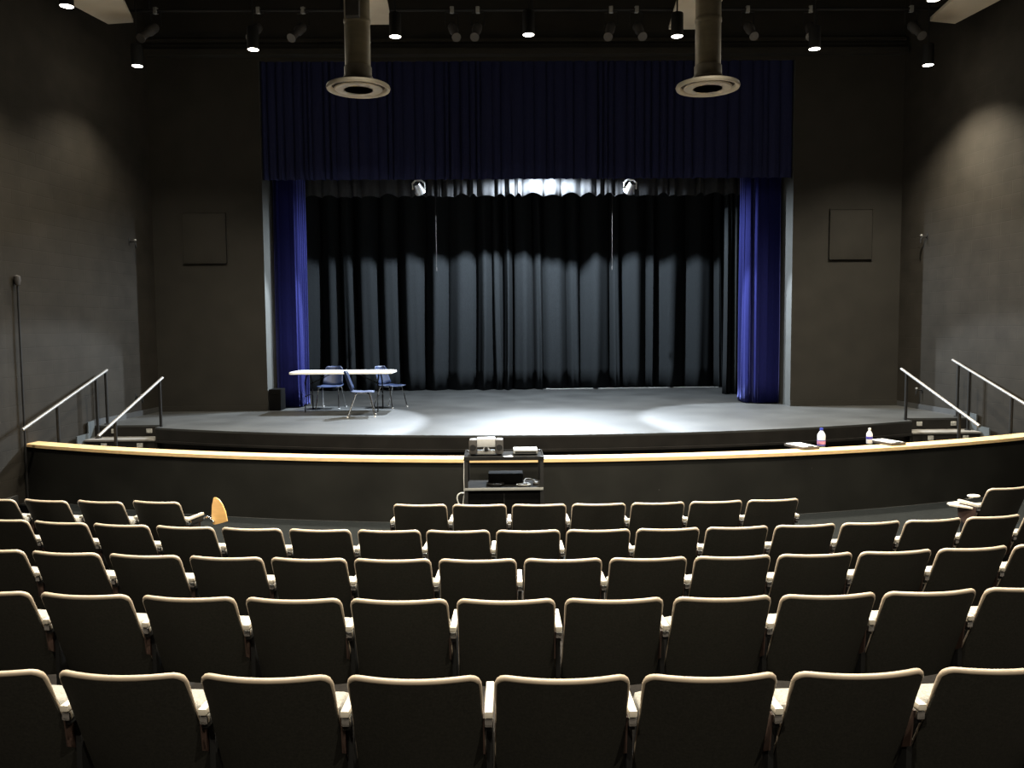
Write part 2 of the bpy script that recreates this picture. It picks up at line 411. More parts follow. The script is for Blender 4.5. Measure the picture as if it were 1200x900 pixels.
curtain('backdrop_curtain', 'left half of the pleated black curtain closing the back of the stage', 'curtain', M['blackcloth'], 'black curtains across the back', path=[(-7.6, 20.35), (-3, 20.25), (-.28, 20.15)], z0=Z0+.01, z1=7.7, pitch=.46, amp=.36, seed=41, rows=14, jitter=.7, sway=.07, sharp=.75)
curtain('backdrop_curtain', 'right half of the pleated black curtain closing the back of the stage', 'curtain', M['blackcloth'], 'black curtains across the back', path=[(-.24, 20.20), (2, 20.33), (7.6, 20.6)], z0=Z0+.03, z1=7.7, pitch=.46, amp=.36, seed=48, rows=14, jitter=.7, sway=.05, sharp=.75)

pts = [(x, 20.02+.045*x+.02*math.sin(x*5), Z0+.014) for x in [.55+.08*k for k in range(54)]]  # pale tube added for the bright line of light under the curtain
tag(MB().tube(pts, .013, 6).build('gap_light_strip', M['ltgrey']), 'thin pale strip standing for the light line under the right half of the back curtain', 'hem')
# battens, lamps and hanging microphones over the stage
mb = MB().tube([(-5.6, 17.15, 6.1), (5.6, 17.15, 6.1)], .024, 8)
for x in (-5, -2.5, 0, 2.5, 5): mb.tube([(x, 17.15, 6.1), (x, 17.15, 8.4)], .008, 6)
t = tag(mb.build('lighting_pipe', M['steel']), 'black pipe carrying the work lights behind the blue valance', 'pipe')
def work_light(x, z, s, label):
    """a small bracket lamp turned toward the house"""
    r = thing('work_light', label, 'stage lamp', (x, 17.15, z), 0, 'lit work lights under the valance')
    MB().tube([(0, 0, 6.1-z), (0, 0, .17)], .012, 8).build('stem', M['steel'], r)
    mb = MB(); mb.tube([(-.12*s, 0, -.02), (-.13*s, 0, .10), (-.07*s, 0, .16), (.05*s, 0, .17), (.12*s, 0, .11), (.12*s, 0, -.02)], .018, 8)
    mb.build('yoke', M['white'], r)
    q = Matrix.Rotation(math.radians(-25)*s, 3, 'Y') @ Matrix.Rotation(math.radians(38), 3, 'X')
    mb = MB(); mb.lathe([(.045, .13), (.07, .12), (.085, .02), (.11, -.06), (.112, -.10), (.095, -.10), (.085, -.06), (.02, 0)], n=20)
    for v in mb.bm.verts: v.co = q @ v.co
    mb.build('housing', M['lamphouse'], r)
    mb = MB(); mb.lathe([(.0, -.085), (.09, -.088)], n=20)
    for v in mb.bm.verts: v.co = q @ v.co
    mb.build('lens', M['stageglow'], r)
    return r
work_light(-2.19, 5.27, 1, 'small lit work light at the left end of the bright border')
work_light(2.13, 5.26, -1, 'small lit work light at the right end of the bright border')
def flood():
    r = thing('flood_light', 'work light hidden behind the middle of the blue valance', 'stage lamp', (.35, 17.15, 5.80))
    MB().tube([(0, 0, .30), (0, 0, .06)], .012, 8).build('stem', M['steel'], r)
    MB().box((-.16, -.03, -.04), (.16, .09, .10), .012).build('housing', M['steel'], r)
    MB().box((-.14, -.05, -.03), (.14, -.035, .09), .004).build('lens', M['stageglow'], r)
flood()
for sx, nm in ((-1.96, 'left'), (1.96, 'right')):
    r = thing('hanging_microphone', 'thin hanging microphone wire, the %s one of two before the back curtain' % nm, 'microphone', (sx, 18.6, 3.72), 0, 'microphones hung over the stage')
    MB().tube([(0, 0, .06), (0, 0, 4.68)], .004, 6).build('wire', M['greyplast'], r)
    MB().lathe([(.0, -.03), (.012, -.025), (.014, .02), (.008, .06), (0, .07)], n=10).build('capsule', M['greyplast'], r)

# ================================================================== HOUSE LAMPS
def house_lamp_proto():
    r = thing('ceiling_lamp', 'x', 'ceiling lamp', (0, 0, 6.5), 0, 'cylinder downlights hung over the seats')
    MB().lathe([(.0, .32), (.078, .32), (.085, .31), (.085, 0), (.078, 0), (.074, .03), (.0, .035)], n=24).build('housing', M['steel'], r)
    MB().lathe([(.0, .006), (.076, .006), (.076, .0), (0, .0)], n=24).build('lens', M['lampglow'], r)
    MB().tube([(0, 0, .3), (0, 0, 1.92)], .012, 8).build('stem', M['steel'], r)
    return r
lab = ['lit cylinder downlight near the left wall, lowest of the row', 'second lit cylinder downlight from the left in the curved row',
       'lit cylinder downlight just right of the left round duct', 'lit cylinder downlight over the middle of the stage opening',
       'lit cylinder downlight just left of the right round duct', 'sixth lit cylinder downlight from the left in the curved row',
       'lit cylinder downlight near the right wall, lowest of the row', 'lit downlight in the top left corner, closest to the camera',
       'lit downlight at the very top edge on the right, half cut off']
p0 = house_lamp_proto()
for i, (x, y, _) in enumerate(LAMPS):
    if i == 0: o = p0; o.location = (x, y, 6.5); o['label'] = lab[0]
    else: o = dup(p0, (x, y, 6.5), 0, lab[i])
    e = HOUSE_W * (1.9 if i == 6 else .4 if i == 0 else .65 if i == 7 else 1)
    light('downlight_or_fill_beam', 'SPOT', (x, y, 6.47), e, WARM, (x, y, 0), spot_size=math.radians(122), spot_blend=(1 if i == 6 else .75), shadow_soft_size=.07)
    light('downlight_spill', 'POINT', (x, y, 6.45), 18, WARM, shadow_soft_size=.07)
for x in (-2.4, 2.4): light('downlight_or_fill_beam', 'SPOT', (x, -1.2, 6.6), 900, WARM, (x, .8, 0), spot_size=math.radians(110), spot_blend=.8, shadow_soft_size=.07)  # added fill behind the camera to lift the seat backs, no fixture there
for x, y in BACK_LAMPS:
    light('downlight_or_fill_beam', 'SPOT', (x, y, 6.6), BACK_W, WARM, (x, y, 0), spot_size=math.radians(112), spot_blend=.7, shadow_soft_size=.07)

# ================================================================== DUCTS
def duct(x, label, sgn):
    r = thing('round_duct', label, 'air duct', (x, 9.72, 5.18), 0, 'round ducts with flared diffusers')
    MB().lathe([(.145, .25), (.145, 3.22)], n=32).build('duct_pipe', M['duct'], r)
    MB().lathe([(.147, .72), (.153, .735), (.153, .765), (.147, .78)], n=32).build('joint_band', M['duct'], r)
    MB().lathe([(.147, .25), (.155, .24), (.156, .15), (.18, .10), (.25, .065), (.355, .035), (.365, .01), (.355, -.012), (.325, -.008), (.305, .012), (.30, .05)], n=40).build('flange', M['diff'], r)
    for k, (ra, rb) in enumerate(((.265, .21), (.165, .11))):
        MB().lathe([(ra, -.012+.03*0), (ra+.01, .0), (ra-.02, .03), (rb, .06), (rb-.01, .055), (ra-.03, .012)], n=36).build('diffuser_ring', M['diff'], r)
    MB().lathe([(.0, .0), (.03, .005), (.04, .03), (.0, .05)], n=20).build('hub', M['ductdark'], r)
    MB().lathe([(.0, .1), (.20, .1), (.32, .03)], n=32).build('throat', M['ductdark'], r)
    return r
duct(-2.15, 'beige round duct with flared diffuser hanging left of the centre', -1)
duct(1.865, 'beige round duct with flared diffuser hanging right of the centre', 1)
r = thing('hanging_speaker', 'small black box hanging in front of the left round duct', 'speaker', (-2.14, 9.38, 5.86))
MB().box((-.075, -.05, 0), (.075, .05, .25), .012).build('cabinet', M['greyplast'], r)
MB().tube([(-.03, 0, .25), (-.03, 0, 2.5)], .004, 6).build('wire', M['steel'], r)
MB().tube([(.03, 0, .25), (.03, 0, 2.5)], .004, 6).build('wire', M['steel'], r)

# catwalk pipe with theatre spotlights, hard to see against the black ceiling
mb = MB().tube([(-6.6, 13.4, 7.42), (6.6, 13.4, 7.42)], .024, 8); mb.tube([(-6.6, 13.4, 7.9), (6.6, 13.4, 7.9)], .024, 8)
for x in (-6, -3, 0, 3, 6): mb.tube([(x, 13.4, 7.42), (x, 13.4, 8.4)], .018, 8)
tag(mb.build('lighting_bar', M['steel']), 'black pipe bar with spotlights under the dark ceiling', 'pipe')
def spot_proto():
    r = thing('theatre_spotlight', 'x', 'stage lamp', (0, 0, 7.4), 0, 'unlit spotlights on the ceiling bar')
    q = Matrix.Rotation(math.radians(40), 3, 'X')
    mb = MB(); mb.lathe([(.0, .0), (.06, .01), (.075, .05), (.075, .2), (.055, .24), (.055, .42), (.07, .43), (.07, .46), (.05, .46)], n=18)
    for v in mb.bm.verts: v.co = q @ Matrix.Rotation(math.radians(90), 3, 'X') @ v.co + Vector((0, -.0, -.22))
    mb.build('barrel', M['greyplast'], r)
    MB().tube([(-.1, .0, -.22), (-.1, 0, -.02), (.1, 0, -.02), (.1, 0, -.22)], .012, 6).build('yoke', M['steel'], r)
    MB().box((-.03, -.03, -.03), (.03, .03, .07), .006).build('clamp', M['ltgrey'], r)
    return r
sp = spot_proto()
xs = [(-1.27, 'fourth'), (-.86, 'fifth'), (1.24, 'sixth'), (1.64, 'seventh'), (-5.9, 'first'), (6.0, 'tenth'), (-4.3, 'second'), (-3.6, 'third'), (3.4, 'eighth'), (4.4, 'ninth')]
for i, (x, word) in enumerate(xs):
    l = 'dark unlit spotlight on the ceiling bar, %s of ten from the left' % word
    if i == 0: sp.location = (x, 13.4, 7.4); sp['label'] = l; sp.rotation_euler.z = .25
    else: dup(sp, (x, 13.4, 7.4), PI*random.uniform(-.12, .12), l)

# ================================================================== WALL FITTINGS
for sgn, s in ((-1, 'left'), (1, 'right')):
    x0, x1 = (5.6, 6.39)
    a, b = sorted((sgn*x0, sgn*x1))
    r = thing('wall_speaker_panel', 'flat square black panel on the wall %s of the stage opening' % s, 'panel', ((a+b)/2, 15.5, 4.12), 0, 'square panels beside the stage')
    MB().box((-.39, -.035, -.45), (.39, 0, .45), .006).build('board', M['prosc'], r)
    mb = MB()
    mb.box((-.405, -.045, -.465), (.405, -.0, -.45)); mb.box((-.405, -.045, .45), (.405, 0, .465)); mb.box((-.405, -.045, -.45), (-.39, 0, .45)); mb.box((.39, -.045, -.45), (.405, 0, .45))
    mb.build('frame', M['prosc'], r, smooth=False)
    for (yy, zz, what) in ((14.7, 3.98, 'high on the %s side wall' % s), (14.72, 1.26, 'low on the %s side wall above the stage floor' % s)):
        xw = sgn*(6.94+(15.5-yy)*.0875)
        r = thing('wall_bracket', 'small dark bracket fitting ' + what, 'bracket', (xw, yy, zz), 0, 'small brackets on the side walls')
        MB().box((-.02 if sgn < 0 else 0, -.05, -.06), (0 if sgn < 0 else .02, .05, .06), .004).build('plate', M['steel'], r)
        MB().tube([(0, 0, 0), (-sgn*.07, 0, 0), (-sgn*.1, 0, -.03), (-sgn*.1, 0, -.11)], .014, 8).build('arm', M['steel'], r)
        MB().lathe([(0, 0), (.02, .002), (.022, .02), (.012, .03), (0, .032)], (-sgn*.09, 0, .012), n=10).build('cap', M['ltgrey'], r)
# slim pole with a small head near the left wall
r = thing('wall_pole', 'slim black pole with a small head standing at the near left wall edge', 'pole', (-7.25, 11.66, 0))
MB().tube([(0, 0, .0), (0, 0, 3.1)], .014, 8).build('pole', M['steel'], r)
MB().lathe([(0, 3.06), (.03, 3.08), (.045, 3.14), (.04, 3.2), (0, 3.22)], n=14).build('head', M['greyplast'], r)
MB().lathe([(0, 0), (.12, 0), (.12, .02), (.02, .03), (0, .03)], n=20).build('base', M['steel'], r)

# ================================================================== STEPS AND HANDRAILS
def steps(sgn, s):
    X0, X1 = 5.98, 7.08
    r = thing('stage_steps', 'black steps with pale worn treads climbing to the stage on the %s' % s, 'stairs', (0, 0, 0), 0, 'steps at both ends of the stage')
    n = 4; dy = .36; rise = STAGE/5
    for k in range(n):
        z = STAGE-rise*(k+1); y1 = 13.34-dy*k; y0 = y1-dy
        a, b = sorted((sgn*X0, sgn*X1))
        MB().box((a, y0-.02, z-.03), (b, y1-.002, z), .006).build('tread', M['tread'], r)
        MB().box((a+.01, y0, 0 if k == n-1 else z-rise+.001), (b-.01, y0+.03, z-.031)).build('riser', M['fascia'], r, smooth=False)
        # little marker plates on the riser above this tread
        for u in (.27, .78):
            xm = a+(b-a)*u
            if k < 2 :
                yy = (13.345 if k == 0 else y1+.0)
                MB().box((xm-.045, yy-.012-(.0), z+.055), (xm+.045, yy, z+.125), .002).build('marker_plate', M['marker'], r)
    # side board along the wall, stepped
    pts = []
    y = 13.34; z = STAGE-.02
    pts = [(y, 0), (y, z+.1)]
    for k in range(4):
        pts += [(y-dy*(k+1)+.16, z+.1-rise*k), (y-dy*(k+1)+.16, z+.1-rise*(k+1))]
    pts += [(11.95, z+.1-rise*4), (11.95, 0)]
    xw = 7.095
    mb = MB(); mb.prism([(sgn*(xw), y, z) for y, z in pts], (sgn*.02, 0, 0))
    mb.build('stringer', M['stringer'], r, smooth=False)
    a, b = sorted((sgn*(X0-.03), sgn*X0))
    pts = [(13.33, 0), (13.33, STAGE-rise-.03)]
    y = 13.34; 
    for k in range(4):
        z = STAGE-rise*(k+1)-.031
        pts += [(y-dy*(k+1), z), (y-dy*(k+1), max(0, z-rise))]
    mb = MB(); mb.prism([(a, y, z) for y, z in pts], (b-a, 0, 0)); mb.build('side_panel', M['fascia'], r, smooth=False)
steps(-1, 'left'); steps(1, 'right')
def handrail(x, ya, za, yb, zb, posts, label):
    r = thing('stair_handrail', label, 'handrail', (x, 0, 0), 0, 'handrails on the stage steps')
    d = Vector((0, yb-ya, zb-za)).normalized()
    MB().tube([(0, ya, za), (0, yb, zb)], .021, 12).build('rail', M['alurail'], r)
    for (y, zf) in posts:
        z = za+(zb-za)*(y-ya)/(yb-ya)
        mb = MB(); mb.tube([(0, y, zf), (0, y, z-.015)], .023, 10); mb.build('post', M['steel'], r)
        MB().lathe([(0, zf+.001), (.05, zf+.001), (.05, zf+.012), (.026, zf+.018), (0, zf+.018)], (0, y, 0), n=16).build('foot', M['steel'], r)
handrail(-5.93, 10.87+.18, 1.03, 13.22, 1.68, [(11.55, 0), (13.1, 0)], 'pale sloping handrail on the stage side of the left steps')
handrail(5.93, 10.87+.18, 1.06, 13.28, 1.72, [(11.55, 0), (13.1, 0)], 'pale sloping handrail on the stage side of the right steps')
handrail(-6.96, 11.1, 1.12, 13.55, 1.79, [(12.0, .18), (13.17, STAGE-.182), (13.5, STAGE)], 'pale sloping handrail beside the left wall')
handrail(6.98, 11.3, 1.16, 13.68, 1.84, [(12.05, .18), (13.17, STAGE-.182), (13.5, STAGE)], 'pale sloping handrail beside the right wall')

# ================================================================== TABLE AND CHAIRS ON STAGE
def table():
    r = thing('folding_table', 'white plastic folding table standing at the left of the stage', 'table', (-3.44, 15.30, STAGE), -.02)
    mb = MB(); 
    L, W, c = .93, .375, .06
    pts = [(-L+c, -W), (L-c, -W), (L, -W+c), (L, W-c), (L-c, W), (-L+c, W), (-L, W-c), (-L, -W+c)]
    mb.prism([(x, y, .70) for x, y in pts], (0, 0, .045))
    bmesh.ops.bevel(mb.bm, geom=[e for e in mb.bm.edges if abs((e.verts[0].co-e.verts[1].co).z) < .001], offset=.008, segments=2, affect='EDGES')
    mb.build('tabletop', M['whiteplast'], r)
    for sx in (-1, 1):
        for sy in (-1, 1):
            x = sx*.66
            MB().tube([(x, sy*.10, .695), (x, sy*.25, .55), (x, sy*.29, .012)], .014, 8).build('leg', M['steel'], r)
        MB().tube([(sx*.66, -.26, .30), (sx*.66, .26, .30)], .010, 8).build('stretcher', M['steel'], r)
        MB().tube([(sx*.64, 0, .5), (sx*.25, 0, .69)], .009, 8).build('brace', M['steel'], r)
table()
def chair(x, y, rz, label):
    r = thing('stacking_chair', label, 'chair', (x, y, STAGE), rz, 'blue plastic chairs at the table')
    # faces local +Y ; seat shell
    P = []
    n = 12
    for i in range(n+1):
        u = -1+2*i/n; row = []
        for j in range(11):
            v = j/10; yy = .21-.40*v
            w = .215-.02*abs(v-.4); z = .435+.012*u*u-.03*math.exp(-((v-.0)/.12)**2)*.6-.015*math.sin(PI*v)
            row.append((u*w, yy, z))
        for j in range(1, 11):
            v = j/10
            w = .195-.02*v
            w *= (1 if v < .85 else 1-.25*((v-.85)/.15)**2)
            row.append((u*w, -.19-.035*math.sin(v*PI/2)-.085*v, .435+.012*u*u+.36*v*(1 if 1 else 0)-.015*u*u*v+.03*u*u*0))
        P.append(row)
    mb = MB().grid([[p for p in row[:11]] for row in P]); o = mb.build('seat', M['chairblue'], r, ang=80)
    m = o.modifiers.new('thickness', 'SOLIDIFY'); m.thickness = .012; m.offset = -1
    mb = MB().grid([[(p[0], p[1]+.06*(u_i*u_i) if k > 0 else p[1], p[2]) for k, p in enumerate(row[10:])] for row, u_i in zip(P, [-1+2*i/n for i in range(n+1)])])
    o = mb.build('backrest', M['chairblue'], r, ang=80)
    m = o.modifiers.new('thickness', 'SOLIDIFY'); m.thickness = .012; m.offset = 0
    for sx in (-1, 1):
        MB().tube([(sx*.15, .10, .41), (sx*.19, .13, .395), (sx*.225, .22, .012)], .0115, 8).build('leg', M['chrome'], r)
        MB().tube([(sx*.15, -.08, .41), (sx*.19, -.10, .395), (sx*.225, -.24, .012)], .0115, 8).build('leg', M['chrome'], r)
        MB().tube([(sx*.15, .12, .412), (sx*.15, -.12, .412)], .0115, 8).build('seat_rail', M['chrome'], r)
        for yy in (.222, -.242):
            MB().lathe([(0, 0), (.016, 0), (.017, .02), (.0, .024)], (sx*.2255, yy, 0), n=10).build('glide', M['white'], r)
    return r
chair(-2.97, 14.42, -PI/2+.12, 'blue plastic chair with chrome legs at the front side of the white table')
chair(-3.82, 16.02-.12, PI-.10, 'blue plastic chair behind the left part of the white table')
chair(-2.68, 15.98, -PI/2-.55, 'blue plastic chair at the right end behind the white table')
r = thing('black_box', 'low black box standing against the left side of the stage opening', 'box', (-4.78, 15.62, STAGE), 0)
MB().box((-.11, -.13, 0), (.11, .22, .40), .012).build('case', M['black'], r)
MB().box((-.05, -.135, .30), (.05, -.129, .32), .002).build('handle', M['black'], r)

# ================================================================== CART IN FRONT OF THE HALF WALL
def cart():
    r = thing('equipment_cart', 'black wheeled equipment cart standing in front of the half wall', 'cart', (-.52, 9.45, 0))
    W, D = .425, .25
    for sx in (-1, 1):
        for sy in (-1, 1):
            MB().box((sx*W-.02, sy*D-.02, .08), (sx*W+.02, sy*D+.02, 1.0), .004).build('post', M['steel'], r)
            w_ = MB().lathe([(0, -.012), (.034, -.012), (.04, -.006), (.04, .006), (.034, .012), (0, .012)], n=16)
            for v in w_.bm.verts: v.co = Matrix.Rotation(PI/2, 3, 'Y') @ v.co + Vector((sx*W, sy*D, .04))
            w_.build('wheel', M['steel'], r)
    mb = MB(); mb.box((-W-.02, -D-.02, .965), (W+.02, D+.02, .985)); 
    mb.box((-W-.02, -D-.025, .96), (W+.02, -D-.012, 1.0)); mb.box((-W-.02, D+.012, .96), (W+.02, D+.025, 1.0))
    mb.box((-W-.025, -D-.02, .96), (-W-.012, D+.02, 1.0)); mb.box((W+.012, -D-.02, .96), (W+.025, D+.02, 1.0))
    mb.build('top_shelf', M['shelf'], r, smooth=False)
    mb = MB(); mb.box((-W-.01, -D-.01, .625), (W+.01, D+.01, .64)); mb.build('middle_shelf', M['shelf'], r, smooth=False)
    MB().box((-W-.015, -D-.03, .622), (W+.015, -D-.015, .65), .002).build('shelf_lip', M['ltgrey'], r)
    MB().box((-W+.0, -D, .1), (W, D, .62), .01).build('cabinet', M['black'], r)
    MB().box((-.004, -D-.006, .14), (.004, -D-.001, .58)).build('door_gap', M['steel'], r)
    return r
cart()
r = thing('portable_stereo', 'silver portable stereo with dark rounded speaker ends on the black cart', 'stereo', (-.72, 9.42, 1.0))
for sx in (-1, 1):
    mb = MB(); mb.box((sx*.15-.045, -.09, .003), (sx*.15+.045, .09, .175), .022); mb.build('speaker', M['greyplast'], r)
    mb = MB(); mb.lathe([(0, 0), (.032, 0), (.036, -.004), (.036, -.008)], n=18)
    for v in mb.bm.verts: v.co = Matrix.Rotation(PI/2, 3, 'X') @ v.co + Vector((sx*.15, -.094, .085))
    mb.build('speaker_cone', M['steel'], r)
MB().box((-.106, -.075, .085), (.106, .085, .185), .012).build('body', M['silver'], r)
MB().box((-.106, -.06, .0), (.106, .06, .04), .008).build('base', M['ltgrey'], r)
for sx in (-1, 1): MB().tube([(sx*.045, -.06, .035), (sx*.018, -.065, .088)], .007, 6).build('strut', M['silver'], r)
MB().box((-.02, -.07, .04), (.02, .03, .084), .004).build('control_block', M['steel'], r)
r = thing('media_player', 'flat light grey media player on the right half of the cart', 'player', (-.27, 9.50, 1.0))
MB().box((-.14, -.13, .002), (.14, .13, .045), .008).build('case', M['ltgrey'], r)
MB().box((-.12, -.133, .012), (.12, -.129, .03)).build('front_panel', M['steel'], r)
r = thing('paper_sheet', 'small white paper lying between stereo and media player', 'paper', (-.47, 9.3, .9862), .3)
MB().box((-.05, -.035, 0), (.05, .035, .002)).build('sheet', M['paper'], r)
# gear on the middle shelf
def coil(loc, rad, n, mt, label, tilt, thick=.006):
    rnd = random.Random(int(rad*1000)+n)
    pts = []
    for i in range(n*16):
        a = i/16*2*PI; rr = rad*(1+.12*math.sin(a*.37+1))
        pts.append((rr*math.cos(a), rr*.7*math.sin(a), thick+.0011*i/16*thick*300*.6+.004*math.sin(a*1.7)+.004))
    o = MB().tube(pts, thick, 6).build('coiled_cable', mt)
    o.location = loc; o.rotation_euler = tilt
    return tag(o, label, 'cable', 'cables on the cart')
coil((-.30, 9.34, .642), .075, 4, M['ltgrey'], 'light grey cable coiled on the cart middle shelf, right part', (0, 0, .3))
coil((-.62, 9.38, .642), .09, 5, M['steel'], 'black cable coiled on the cart middle shelf, centre', (0, 0, -.3), .008)
r = thing('equipment_box', 'black equipment box at the back of the cart middle shelf', 'box', (-.5, 9.56, .642))
MB().box((-.2, -.1, 0), (.2, .1, .12), .008).build('case', M['shelf'], r)
r = thing('headphones', 'pale grey headphones lying at the right end of the cart middle shelf', 'headphones', (-.22, 9.36, .643), .5)
MB().tube([(.07*math.cos(a), .07*math.sin(a), .03+.035*math.sin(a)) for a in [PI*k/10 for k in range(11)]], .007, 6).build('headband', M['ltgrey'], r)
for sx in (-1, 1): MB().lathe([(0, 0), (.03, .0), (.034, .012), (.026, .03), (0, .034)], (sx*.07, 0, .002), n=14).build('ear_cup', M['greyplast'], r)
o = MB().tube([(-.995-.0+.052*math.cos(a)+.01*math.sin(2*a), 9.24, .50+.085*math.sin(a)) for a in [-.6+2*PI*k/20*.86 for k in range(21)]]+[(-.965, 9.24, .60), (-.97, 9.25, .75), (-.965, 9.28, .98)], .008, 8).build('hanging_cable', M['cable'])
tag(o, 'loop of pale cable hanging off the left side of the black cart', 'cable')

# ================================================================== THINGS ON THE CAP RAIL
def bottle(x, y, h, R, label, kind):
    r = thing('plastic_bottle', label, 'bottle', (x, y, .845), 0, 'bottles on the oak cap')
    MB().lathe([(0, 0), (R*.9, 0), (R, .01), (R, h*.60), (R*.93, h*.66), (R*.6, h*.78), (R*.36, h*.85), (R*.34, h*.92), (0, h*.92)], n=24).build('body', M['bottle'], r)
    MB().lathe([(R*.40, h*.88), (R*.42, h*.885), (R*.42, h), (0, h)], n=16).build('cap', M['bluecap'] if kind else M['white'], r)
    MB().lathe([(R*1.01, h*(.04 if kind else .30)), (R*1.02, h*(.05 if kind else .31)), (R*1.02, h*(.34 if kind else .46)), (R*1.01, h*(.35 if kind else .47))], n=24).build('label_band', M['purplelabel'], r)
    if kind: MB().lathe([(R*1.02, h*.12), (R*1.03, h*.12), (R*1.03, h*.3), (R*1.02, h*.3)], n=24).build('label_patch', M['pinklabel'], r)
bottle(3.68, 10.80, .24, .052, 'larger water bottle with blue cap and purple label on the oak cap', 1)
bottle(4.40, 10.98, .21, .040, 'smaller clear water bottle with pale cap on the oak cap', 0)
for (x, y, rz, label) in ((3.38, 10.69, .28, 'flat brown board with white paper left of the larger bottle'),
                          (4.64, 10.98, .36, 'flat brown board with white paper right of the smaller bottle')):
    r = thing('clipboard', label, 'clipboard', (x, y, .845), rz, 'boards laid across the oak cap')
    MB().box((-.125, -.20, 0), (.125, .20, .034), .004).build('board', M['board'], r)
    MB().box((-.11, -.17, .0345), (.11, .185, .038)).build('paper', M['paper'], r)
    MB().box((-.04, -.195, .0345), (.04, -.173, .045), .003).build('clip', M['steel'], r)

# ================================================================== THEATRE SEATS
def rounded(w0, w1, z0, z1, rad, n=6):
    """outline of a panel: half widths w0 at bottom, w1 at top; returns list of (x,z) counterclockwise"""
    out = []
    for (cx, cz, a0) in ((w1-rad, z1-rad, 0), (-(w1-rad), z1-rad, PI/2)):
        for k in range(n+1):
            a = a0+PI/2*k/n; out.append((cx+rad*math.cos(a), cz+rad*math.sin(a)))
    out.append((-w0, z0)); out.append((w0, z0))
    return out
LEAN = math.radians(24)
BW, BT = .240, .83
def back_pt(x, z, off):
    """x across, z height, off = thickness towards the stage; the back wraps gently and leans toward the camera"""
    yc = .050*(x/.24)**2          # side edges curl forward
    return (x, (BT-z)*math.tan(LEAN)+yc+off-.05, z)
def panel(outline, off0, off1):
    mb = MB(); cols = 14
    zs0, zs1 = min(z for x, z in outline), max(z for x, z in outline)
    # build as grid across x clipped by the outline's top profile
    def top(x):
        w = .24; rad = .04
        ax = abs(x)
        return BT if ax <= w-rad else BT-rad+math.sqrt(max(0, rad*rad-(ax-(w-rad))**2))
    F, B = [], []
    xs = [-.24, -.238, -.232, -.222, -.208, -.19]+[-.19+.38*i/cols for i in range(1, cols)]+[.19, .208, .222, .232, .238, .24]
    for x in xs:
        zt = top(x); colF, colB = [], []
        for j in range(9):
            z = zs0+(zt-zs0)*j/8
            k = 1+.06*(1-j/8)       # slightly wider at the bottom
            colF.append(back_pt(x*k, z, off0)); colB.append(back_pt(x*k, z, off1))
        F.append(colF); B.append(colB)
    mb.grid(F); mb.grid(B)
    # close the edges
    def strip(a, b): mb.grid([a, b])
    strip(F[0], B[0]); strip(F[-1], B[-1])
    strip([c[-1] for c in F], [c[-1] for c in B]); strip([c[0] for c in F], [c[0] for c in B])
    return mb, xs, top, zs0
def seat_proto():
    r = thing('theatre_chair', 'x', 'chair', (0, 0, 0), 0, 'rows of theatre seats')
    mb, xs, top, zs0 = panel(rounded(.23, .24, .30, BT, .05), 0, .022)
    mb.build('back_shell', M['shell'], r, ang=50)
    # pale edge bead round the top and sides
    path = []
    for j in range(8): 
        z = .32+(BT-.04-.32)*j/8; path.append(back_pt(-.24*(1+.06*(1-(z-.3)/.53)), z, .012))
    for x in xs[0:]: path.append(back_pt(x, top(x), .012))
    for j in range(7, -1, -1):
        z = .32+(BT-.04-.32)*j/8; path.append(back_pt(.24*(1+.06*(1-(z-.3)/.53)), z, .012))
    MB().tube(path, [.004]*7+[.007]+[.010]*2+[.012]*(len(path)-20)+[.010]*2+[.007]+[.004]*7, 8).build('edge_trim', M['rim'], r, ang=70)
    # front pad
    P = []
    for i in range(11):
        u = -1+.2*i; row = []
        for j in range(11):
            v = j/10; z = .36+(BT-.03-.36)*v
            e = (1-abs(u)**6)*(1-abs(2*v-1)**6)
            row.append(back_pt(u*.226, z, .024+.045*e))
        P.append(row)
    MB().grid(P).build('back_cushion', M['cushion'], r, ang=80)
    # tip-up cushion, raised
    q = Matrix.Rotation(math.radians(-5), 3, 'X')
    mb = MB(); mb.box((-.228, .175, .53), (.228, .365, .625), .036, rot=q, piv=(0, .2, .3)); mb.build('seat_cushion', M['cushion'], r, ang=60)
    MB().box((-.226, .245, .31), (.226, .375, .555), .02, rot=q, piv=(0, .2, .3)).build('seat_pan', M['steel'], r)
    return r
def arm_meshes(r, x):
    mb = MB(); mb.box((x-.0165, .075, .64), (x+.0165, .35, .666), .006); mb.build('armrest', M['armtop'], r)
    mb = MB(); mb.box((x-.012, .16, .012), (x+.012, .26, .60), .004); mb.box((x-.012, .10, .58), (x+.012, .33, .63), .004); mb.box((x-.03, .08, 0), (x+.03, .34, .012), .003)
    mb.build('standard', M['steel'], r)
    mb = MB(); mb.box((x-.016, .085, .60), (x+.016, .13, .636), .006); mb.build('hinge_bracket', M['chrome'], r)
    mb = MB(); mb.prism([(x-.0165, .10, .63), (x-.0165, .34, .63), (x-.0165, .33, .50), (x-.0165, .22, .42), (x-.0165, .12, .48)], (-.006, 0, 0)); mb.build('folded_tablet', M['tabletside'], r, smooth=False)
proto = seat_proto(); arm_meshes(proto, -.2735)
